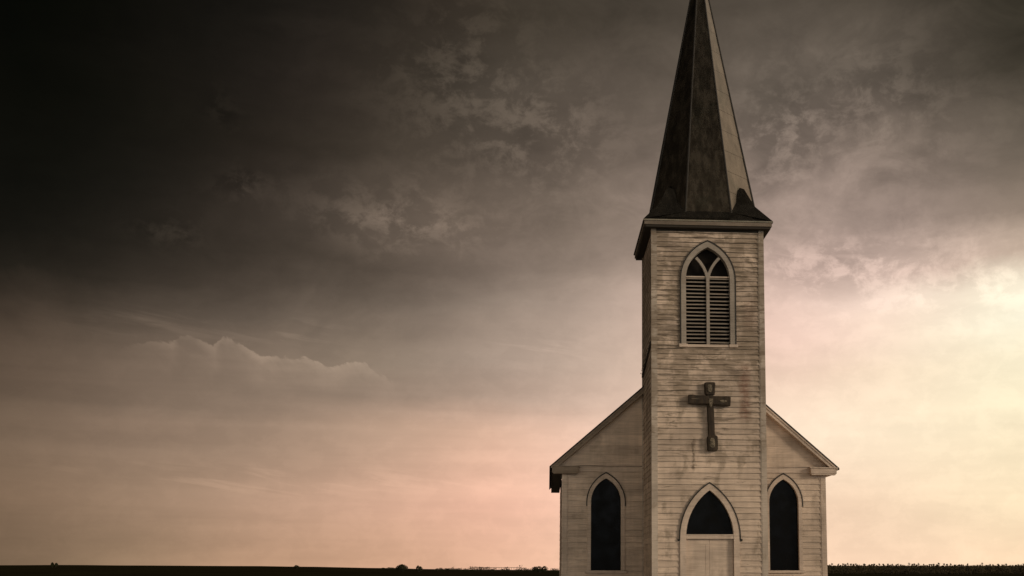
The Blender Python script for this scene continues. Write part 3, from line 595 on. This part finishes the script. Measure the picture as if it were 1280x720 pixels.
# roof
for sx in (-1, 1):
    bm = bmesh.new()
    th = .055
    P = [(0, roof_z(0)), (sx * 4.245, roof_z(4.245)), (sx * 4.245, roof_z(4.245) - th), (0, roof_z(0) - th)]
    prism(bm, P, 'y', D - .255, D + NL + .25); link('nave_roof', bm, shingle, church)
    bm = bmesh.new()
    P = [(0, roof_z(0) - th - .002), (sx * 4.20, roof_z(4.20) - th - .002), (sx * 4.12, roof_z(4.12) - .22), (0, roof_z(0) - .22)]
    prism(bm, P, 'y', D - .228, D - .190)
    P2 = [(0, roof_z(0) - th - .001), (sx * 4.215, roof_z(4.215) - th - .001), (sx * 4.18, roof_z(4.18) - th - .055), (0, roof_z(0) - th - .055)]
    prism(bm, P2, 'y', D - .250, D - .2285)
    P3 = [(0, roof_z(0) - .205), (sx * 3.95, roof_z(3.95) - .205), (sx * 3.95, roof_z(3.95) - .222), (0, roof_z(0) - .222)]
    prism(bm, P3, 'y', D - .189, D - .001)
    link('rake_board', bm, shaded_rake_paint if sx < 0 else trim_paint, church)
    # boxed eave with its return on the gable
    bm = bmesh.new(); x0, x1 = sorted((sx * 3.40, sx * 4.17))
    box(bm, x0, x1, D - .235, D - .048, 4.31, 4.465, .006)
    x0, x1 = sorted((sx * 3.37, sx * 4.20)); box(bm, x0, x1, D - .262, D - .066, 4.467, 4.497)
    x0, x1 = sorted((sx * 3.43, sx * 4.14)); box(bm, x0, x1, D - .215, D - .048, 4.275, 4.308)
    link('cornice_return', bm, shaded_rake_paint if sx < 0 else trim_paint, church)
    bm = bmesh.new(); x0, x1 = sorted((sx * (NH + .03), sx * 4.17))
    box(bm, x0, x1, D - .046, D + NL + .2, 4.31, 4.44); link('eave_soffit', bm, shaded_brownwood if sx < 0 else trim_paint, church)  # left soffit gets its shade by colour, right one stays pale
# nave windows
for (c, hw, zb, sp, ap) in NW:
    bm = bmesh.new(); arch_frame(bm, c, D - .052, D + .15, (.435, 1.50, 3.47, 4.155), (.545, 1.50, 3.45, 4.30)); w = link('lancet_window', bm, trim_paint, church)
    bm = bmesh.new(); arch_frame(bm, c, D - .066, D - .022, (.545, 3.35, 3.45, 4.30), (.572, 3.35, 3.45, 4.335)); link('drip_moulding', bm, dark_metal, w)
    bm = bmesh.new(); arch_fill(bm, c, D + .10, D + .13, .434, 1.50, 3.47, 4.154); link('pane', bm, glass, w)
    bm = bmesh.new(); box(bm, c - .60, c + .60, D - .10, D + .15, 1.42, 1.495, .008); link('sill', bm, trim_paint, w)
# foundation and steps
bm = bmesh.new(); box(bm, -NH - .03, NH + .03, D + .0, D + NL + .03, -.2, .30); box(bm, -W2 - .03, W2 + .03, -.03, D - .002, -.2, .248); link('foundation', bm, concrete, church)
bm = bmesh.new(); box(bm, -1.2, 1.2, -1.0, -.032, -.05, .247, .01); box(bm, -1.35, 1.35, -1.35, -1.002, -.05, .125, .01); link('steps', bm, concrete, church)
# sloping tin flashing on the tower's left wall
bm = bmesh.new()
prism(bm, [(.12, 7.66), (2.98, 7.17), (2.98, 7.12), (.12, 7.60)], 'x', -1.56, -1.503)
for i in range(7):
    y = .3 + i * .42; z = 7.66 - (y - .12) * .171; box(bm, -1.57, -1.50, y, y + .03, z - .02, z + .03)
link('tin_flashing', bm, dark_metal, church)
bm = bmesh.new(); rnd = random.Random(4)
for i in range(26):
    y = rnd.uniform(1.0, 2.9); z = 7.66 - (y - .12) * .171 + .03; p = Vector((rnd.uniform(-1.60, -1.53), y, z + rnd.uniform(0, .10)))
    tube(bm, p, p + Vector((rnd.uniform(-.03, .03), rnd.uniform(-.25, .25), rnd.uniform(-.06, .07))), .008, .004, 4)
tag(link('bird_nest', bm, bark), 'straggly dark twigs of an old nest caught on the left side of the steeple', 'nest')

# ------------------------------------------------------------------ cross on the tower
cr = thing('wooden_cross', 'rough dark brown wooden cross hung on the white steeple wall above the door', 'cross', (0, 0, 0))
def rough_bar(bm, pts, w, y0, y1, seed, amp=.012):
    """hewn timber: closed ring section swept along a list of (x, z) centre points with widths w"""
    rows = []
    n = len(pts)
    for i, ((x, z), ww) in enumerate(zip(pts, w)):
        a = Vector(pts[max(i - 1, 0)]); b = Vector(pts[min(i + 1, n - 1)]); d = (b - a).normalized(); nn = Vector((-d.y, d.x))
        ring = []
        for s, yy in ((-1, y1), (-1.0, y0 + .02), (-.8, y0), (.0, y0 - .006), (.8, y0), (1.0, y0 + .02), (1, y1)):
            j = 1 + amp * 6 * nz(i * .9 + seed, s * 2, yy * 9)
            p = Vector((x, z)) + nn * s * ww / 2 * j
            ring.append(bm.verts.new((p.x, yy + (amp * nz(i + seed, s * 3, 2) if yy != y1 else 0), p.y)))
        rows.append(ring)
    for r0, r1 in zip(rows[:-1], rows[1:]):
        for k in range(len(r0)): bm.faces.new((r0[k], r0[(k + 1) % len(r0)], r1[(k + 1) % len(r0)], r1[k]))
    bm.faces.new(rows[0][::-1]); bm.faces.new(rows[-1])
def uc(z): return .012 + (6.49 - z) / 1.84 * .06
zz = [6.49 - i * .12 for i in range(16)]
bm = bmesh.new(); rough_bar(bm, [(uc(z), z) for z in zz], [.175] * 16, -.15, -.035, 3); link('upright', bm, crosswood, cr)
bm = bmesh.new(); xs_ = [-.565 + i * .113 for i in range(11)]
rough_bar(bm, [(x, 6.015 - x * .045) for x in xs_], [.235, .25, .245, .24, .235, .235, .235, .24, .245, .25, .235], -.19, -.06, 11); link('crossbeam', bm, crosswood, cr)
bm = bmesh.new(); rough_bar(bm, [(uc(z), z) for z in (6.50, 6.49, 6.42, 6.33, 6.24, 6.17)], [.20, .27, .285, .28, .275, .24], -.185, -.034, 21); e = link('end_block', bm, crosswood, cr)
bm = bmesh.new(); rough_bar(bm, [(uc(z) - .01, z) for z in (6.44, 6.42, 6.36, 6.30, 6.25, 6.23)], [.05, .11, .14, .13, .12, .06], -.205, -.18, 31, .02); link('worn_inset', bm, patch, e)
bm = bmesh.new(); rough_bar(bm, [(uc(z) + .012, z) for z in (5.07, 5.04, 4.96, 4.86, 4.76, 4.69, 4.66)], [.20, .27, .28, .29, .28, .28, .22], -.185, -.034, 41); e = link('end_block', bm, crosswood, cr)
bm = bmesh.new(); rough_bar(bm, [(uc(z) + .0, z) for z in (5.00, 4.97, 4.90, 4.82, 4.76, 4.74)], [.05, .12, .15, .14, .12, .05], -.205, -.18, 51, .02); link('worn_inset', bm, patch, e)
bm = bmesh.new(); rough_bar(bm, [(.03, z) for z in (6.05, 6.02, 5.95, 5.88, 5.82)], [.10, .13, .12, .08, .02], -.210, -.185, 61, .02); link('heart_inset', bm, patch, cr)
bm = bmesh.new(); rough_bar(bm, [(x, 5.985) for x in (.27, .29, .36, .43, .46)], [.03, .07, .09, .07, .03], -.206, -.18, 71, .02); link('worn_inset', bm, patch, cr)
bm = bmesh.new(); rough_bar(bm, [(x, 6.05) for x in (-.50, -.45, -.35, -.28)], [.02, .035, .03, .02], -.204, -.18, 81, .01); link('worn_inset', bm, patch, cr)

# ------------------------------------------------------------------ distant field plants
F = 1423.886; PIT, YAW = 0.1214, 0.0722
def ray(u, v):
    a = (u - 788.7132) / F; w = -(v - 534.7708) / F
    y = math.cos(PIT) - w * math.sin(PIT); z = math.sin(PIT) + w * math.cos(PIT)
    return Vector((a * math.cos(YAW) + y * math.sin(YAW), -a * math.sin(YAW) + y * math.cos(YAW), z))
def ground_at(u, dist):
    d = ray(u, 708.5); d.z = 0; d.normalize(); x = -4.2625 + d.x * dist; y = -30.0347 + d.y * dist
    return x, y, ground_z(x, y)
def leaf_clump(bm, c, rx, rz, n, size, rnd):
    for i in range(n):
        t = rnd.uniform(0, 2 * math.pi); h = rnd.uniform(-.6, 1); q = math.sqrt(max(0, 1 - h * h)) * rnd.uniform(.55, 1.12) * (1 + .25 * math.sin(3 * t + c[0]))
        p = Vector((c[0] + rx * q * math.cos(t), c[1] + rx * q * math.sin(t), max(.03, c[2] + rz * h * rnd.uniform(.7, 1.1))))
        a = Vector([rnd.uniform(-1, 1) for _ in range(3)]).normalized() * size * rnd.uniform(.6, 1.3); b = a.orthogonal().normalized() * size * rnd.uniform(.4, .9)
        bm.faces.new([bm.verts.new(p + q_) for q_ in (a, b, -a, -b)])
def bush(u, vtop, wpx, dist, label, seed, name='bush', lobes=3):
    x, y, z = ground_at(u, dist); px = dist / F
    top = 1.6 + (708.5 - vtop) * px; h = max(.6, top - z); r = wpx * px / 2
    rnd = random.Random(seed); t = thing(name, label, 'bush', (x, y, z - .05))
    bm = bmesh.new()
    for k in range(lobes):
        ox = (k - (lobes - 1) / 2) * r * .75 + rnd.uniform(-.2, .2) * r; hh = h * rnd.uniform(.78, 1.0) if lobes > 1 else h
        leaf_clump(bm, (ox, rnd.uniform(-.3, .3) * r, hh * .5), r * (.95 if lobes == 1 else .55), hh * .5, 420 if lobes > 1 else 1300, max(.12, h * .07), rnd)
    link('foliage', bm, leafm, t)
    bm = bmesh.new()
    for k in range(5): tube(bm, (rnd.uniform(-.2, .2), rnd.uniform(-.2, .2), -.3), (rnd.uniform(-.6, .6) * r, rnd.uniform(-.4, .4) * r, h * .55), .07, .03, 5)
    link('stems', bm, bark, t)
    return t
bush(503, 705.6, 13, 420, 'widest and roundest dark bush on the skyline left of the church', 1, lobes=1)
bush(523.5, 707.0, 8, 420, 'small dark bush just right of the round bush on the skyline', 2, lobes=2)
bush(675.5, 707.2, 14, 380, 'dark ragged bush on the skyline close to the left wall of the church', 3, lobes=3)
bush(65.5, 703.8, 3.2, 700, 'left one of two tiny dots of scrub at the far left of the skyline', 4, 'scrub', 1)
bush(69.8, 704.2, 3.2, 700, 'right one of two tiny dots of scrub at the far left of the skyline', 5, 'scrub', 1)
bush(371, 706.3, 8, 700, 'low dark scrub on the skyline midway between frame edge and church', 6, 'scrub', 2)
bush(485, 709.0, 14, 600, 'low flat scrub on the skyline left of the round bush', 7, 'scrub', 3)
# loose hedge line of low scrub, seen as one broken dark line
bm = bmesh.new(); rnd = random.Random(12)
for u in [545 + i * 1.6 for i in range(96)]:
    if nz(u * .11, 3, 1) < -.22: continue
    x, y, z = ground_at(u + rnd.uniform(-.6, .6), 520); h = (1.0 + 1.6 * max(0, nz(u * .23, 8, 2) + .3)) * (1.25 if 585 < u < 612 or 648 < u < 660 else .9)
    leaf_clump(bm, (x, y, z + h * .45), .55, h * .5, 60, .17, rnd) if False else None
    for i in range(50):
        p = Vector((x + rnd.uniform(-.7, .7), y + rnd.uniform(-.6, .6), z + h * rnd.random() ** 1.3)); a = Vector([rnd.uniform(-1, 1) for _ in range(3)]) * .2; b = a.orthogonal().normalized() * .14
        bm.faces.new([bm.verts.new(p + q_) for q_ in (a, b, -a, -b)])
o = link('hedge', bm, leafm); o['kind'] = 'stuff'; o['label'] = 'broken low line of dark scrub along the skyline left of the church'; o['category'] = 'hedge'
# far pole fence: thin rail on posts
fe = thing('field_fence', 'thin dark rail fence on the skyline between the round bush and the church', 'fence')
bm = bmesh.new(); pts = []
for i in range(19):
    u = 596 + i * 3.1; x, y, z = ground_at(u, 480); pts.append(Vector((x, y, 1.6 + (708.5 - 709.4) * 480 / F))); 
    pb = bmesh.new(); tube(pb, (x, y, z - .2), (x, y, pts[-1].z + .1), .07, .06, 6); link('post', pb, bark, fe)
for a, b in zip(pts[:-1], pts[1:]): tube(bm, a, b, .09, .09, 5)
link('rail', bm, bark, fe)

# dark field of standing maize on the right: a mass, and the tall plants of its front row one by one
def maize_plant_mesh(rnd):
    bm = bmesh.new(); h = rnd.uniform(1.9, 2.2); tube(bm, (0, 0, -.1), (rnd.uniform(-.1, .1), 0, h), .05, .03, 5); s = bm
    lf = bmesh.new()
    for k in range(11):
        t = rnd.uniform(0, 6.28); z = h * (.30 + .72 * k / 11); l = rnd.uniform(.35, .62); w = .12
        d = Vector((math.cos(t), math.sin(t), 0)); n_ = Vector((-d.y, d.x, 0)) * w; prev = None
        for i in range(4):
            q = i / 3; p = Vector((0, 0, z)) + d * l * q + Vector((0, 0, .35 * q - .45 * q * q)); ww = n_ * (1 - q * .85)
            cur = (lf.verts.new(p - ww), lf.verts.new(p + ww))
            if prev: lf.faces.new((prev[0], prev[1], cur[1], cur[0]))
            prev = cur
    ts = bmesh.new()
    for k in range(9):
        t = rnd.uniform(0, 6.28); q = rnd.uniform(.05, .28); tube(ts, (0, 0, h - .08), (q * math.cos(t), q * math.sin(t), h + rnd.uniform(.06, .32)), .075, .05, 4)
    return s, lf, ts
protos = []
rnd = random.Random(21)
LBL = 'dry maize plant silhouetted in the even row along the skyline right of the church'
for k in range(3):
    s, lf, ts = maize_plant_mesh(rnd); t = thing('maize_plant', LBL, 'maize plant', (0, 0, 0), 0, 'maize plants along the field edge right of the church')
    link('stalk', s, bark, t); link('leaves', lf, maize, t); link('tassel', ts, maize, t); protos.append(t)
u = 1034.0; i = 0
while u < 1300:
    x, y, z = ground_at(u, 262 + rnd.uniform(-2, 2))
    if i < 3: t = protos[i]
    else:
        src = protos[rnd.randrange(3)]; t = src.copy(); C.objects.link(t)
        for ch in src.children:
            c2 = ch.copy(); C.objects.link(c2); c2.parent = t
    t.location = (x, y, z); t.rotation_euler = (rnd.uniform(-.08, .08), rnd.uniform(-.08, .08), rnd.uniform(0, 6)); s_ = rnd.uniform(.84, 1.05); t.scale = (s_ * 1.1, s_ * 1.1, s_)
    u += rnd.choice([2.2, 2.6, 3.4, 4.5]); i += 1
bm = bmesh.new()
for k in range(12000):
    u = rnd.uniform(1020, 1420); x, y, z = ground_at(u, rnd.uniform(265, 330)); p = Vector((x, y, z + 1.76 * rnd.random() ** .6))
    a = Vector([rnd.uniform(-1, 1) for _ in range(3)]) * .38; b = a.orthogonal().normalized() * .16
    bm.faces.new([bm.verts.new(p + q_) for q_ in (a, b, -a, -b)])
o = link('maize_field', bm, maize); o['kind'] = 'stuff'; o['label'] = 'mass of dry standing maize behind the front row'; o['category'] = 'crop'
# short dry grass round the church walls
bm = bmesh.new()
for k in range(5000):
    if rnd.random() < .6:
        x = rnd.uniform(-5.5, 5.5); y = rnd.choice([rnd.uniform(1.6, 2.95), rnd.uniform(D + NL + .1, D + NL + 1)])
        if abs(x) < 1.6: continue
    else: x = rnd.choice([-1, 1]) * rnd.uniform(3.95, 5.4); y = rnd.uniform(2.5, D + NL)
    h = rnd.uniform(.08, .30); t = rnd.uniform(0, 6.28); w = Vector((math.cos(t), math.sin(t), 0)) * .008; tip = Vector((x + rnd.uniform(-.08, .08), y + rnd.uniform(-.08, .08), h)); p = Vector((x, y, 0))
    bm.faces.new([bm.verts.new(p - w), bm.verts.new(p + w), bm.verts.new(tip)])
o = link('dry_grass', bm, grass_m); o['kind'] = 'stuff'; o['label'] = 'thin dry grass along the foot of the church walls'; o['category'] = 'grass'
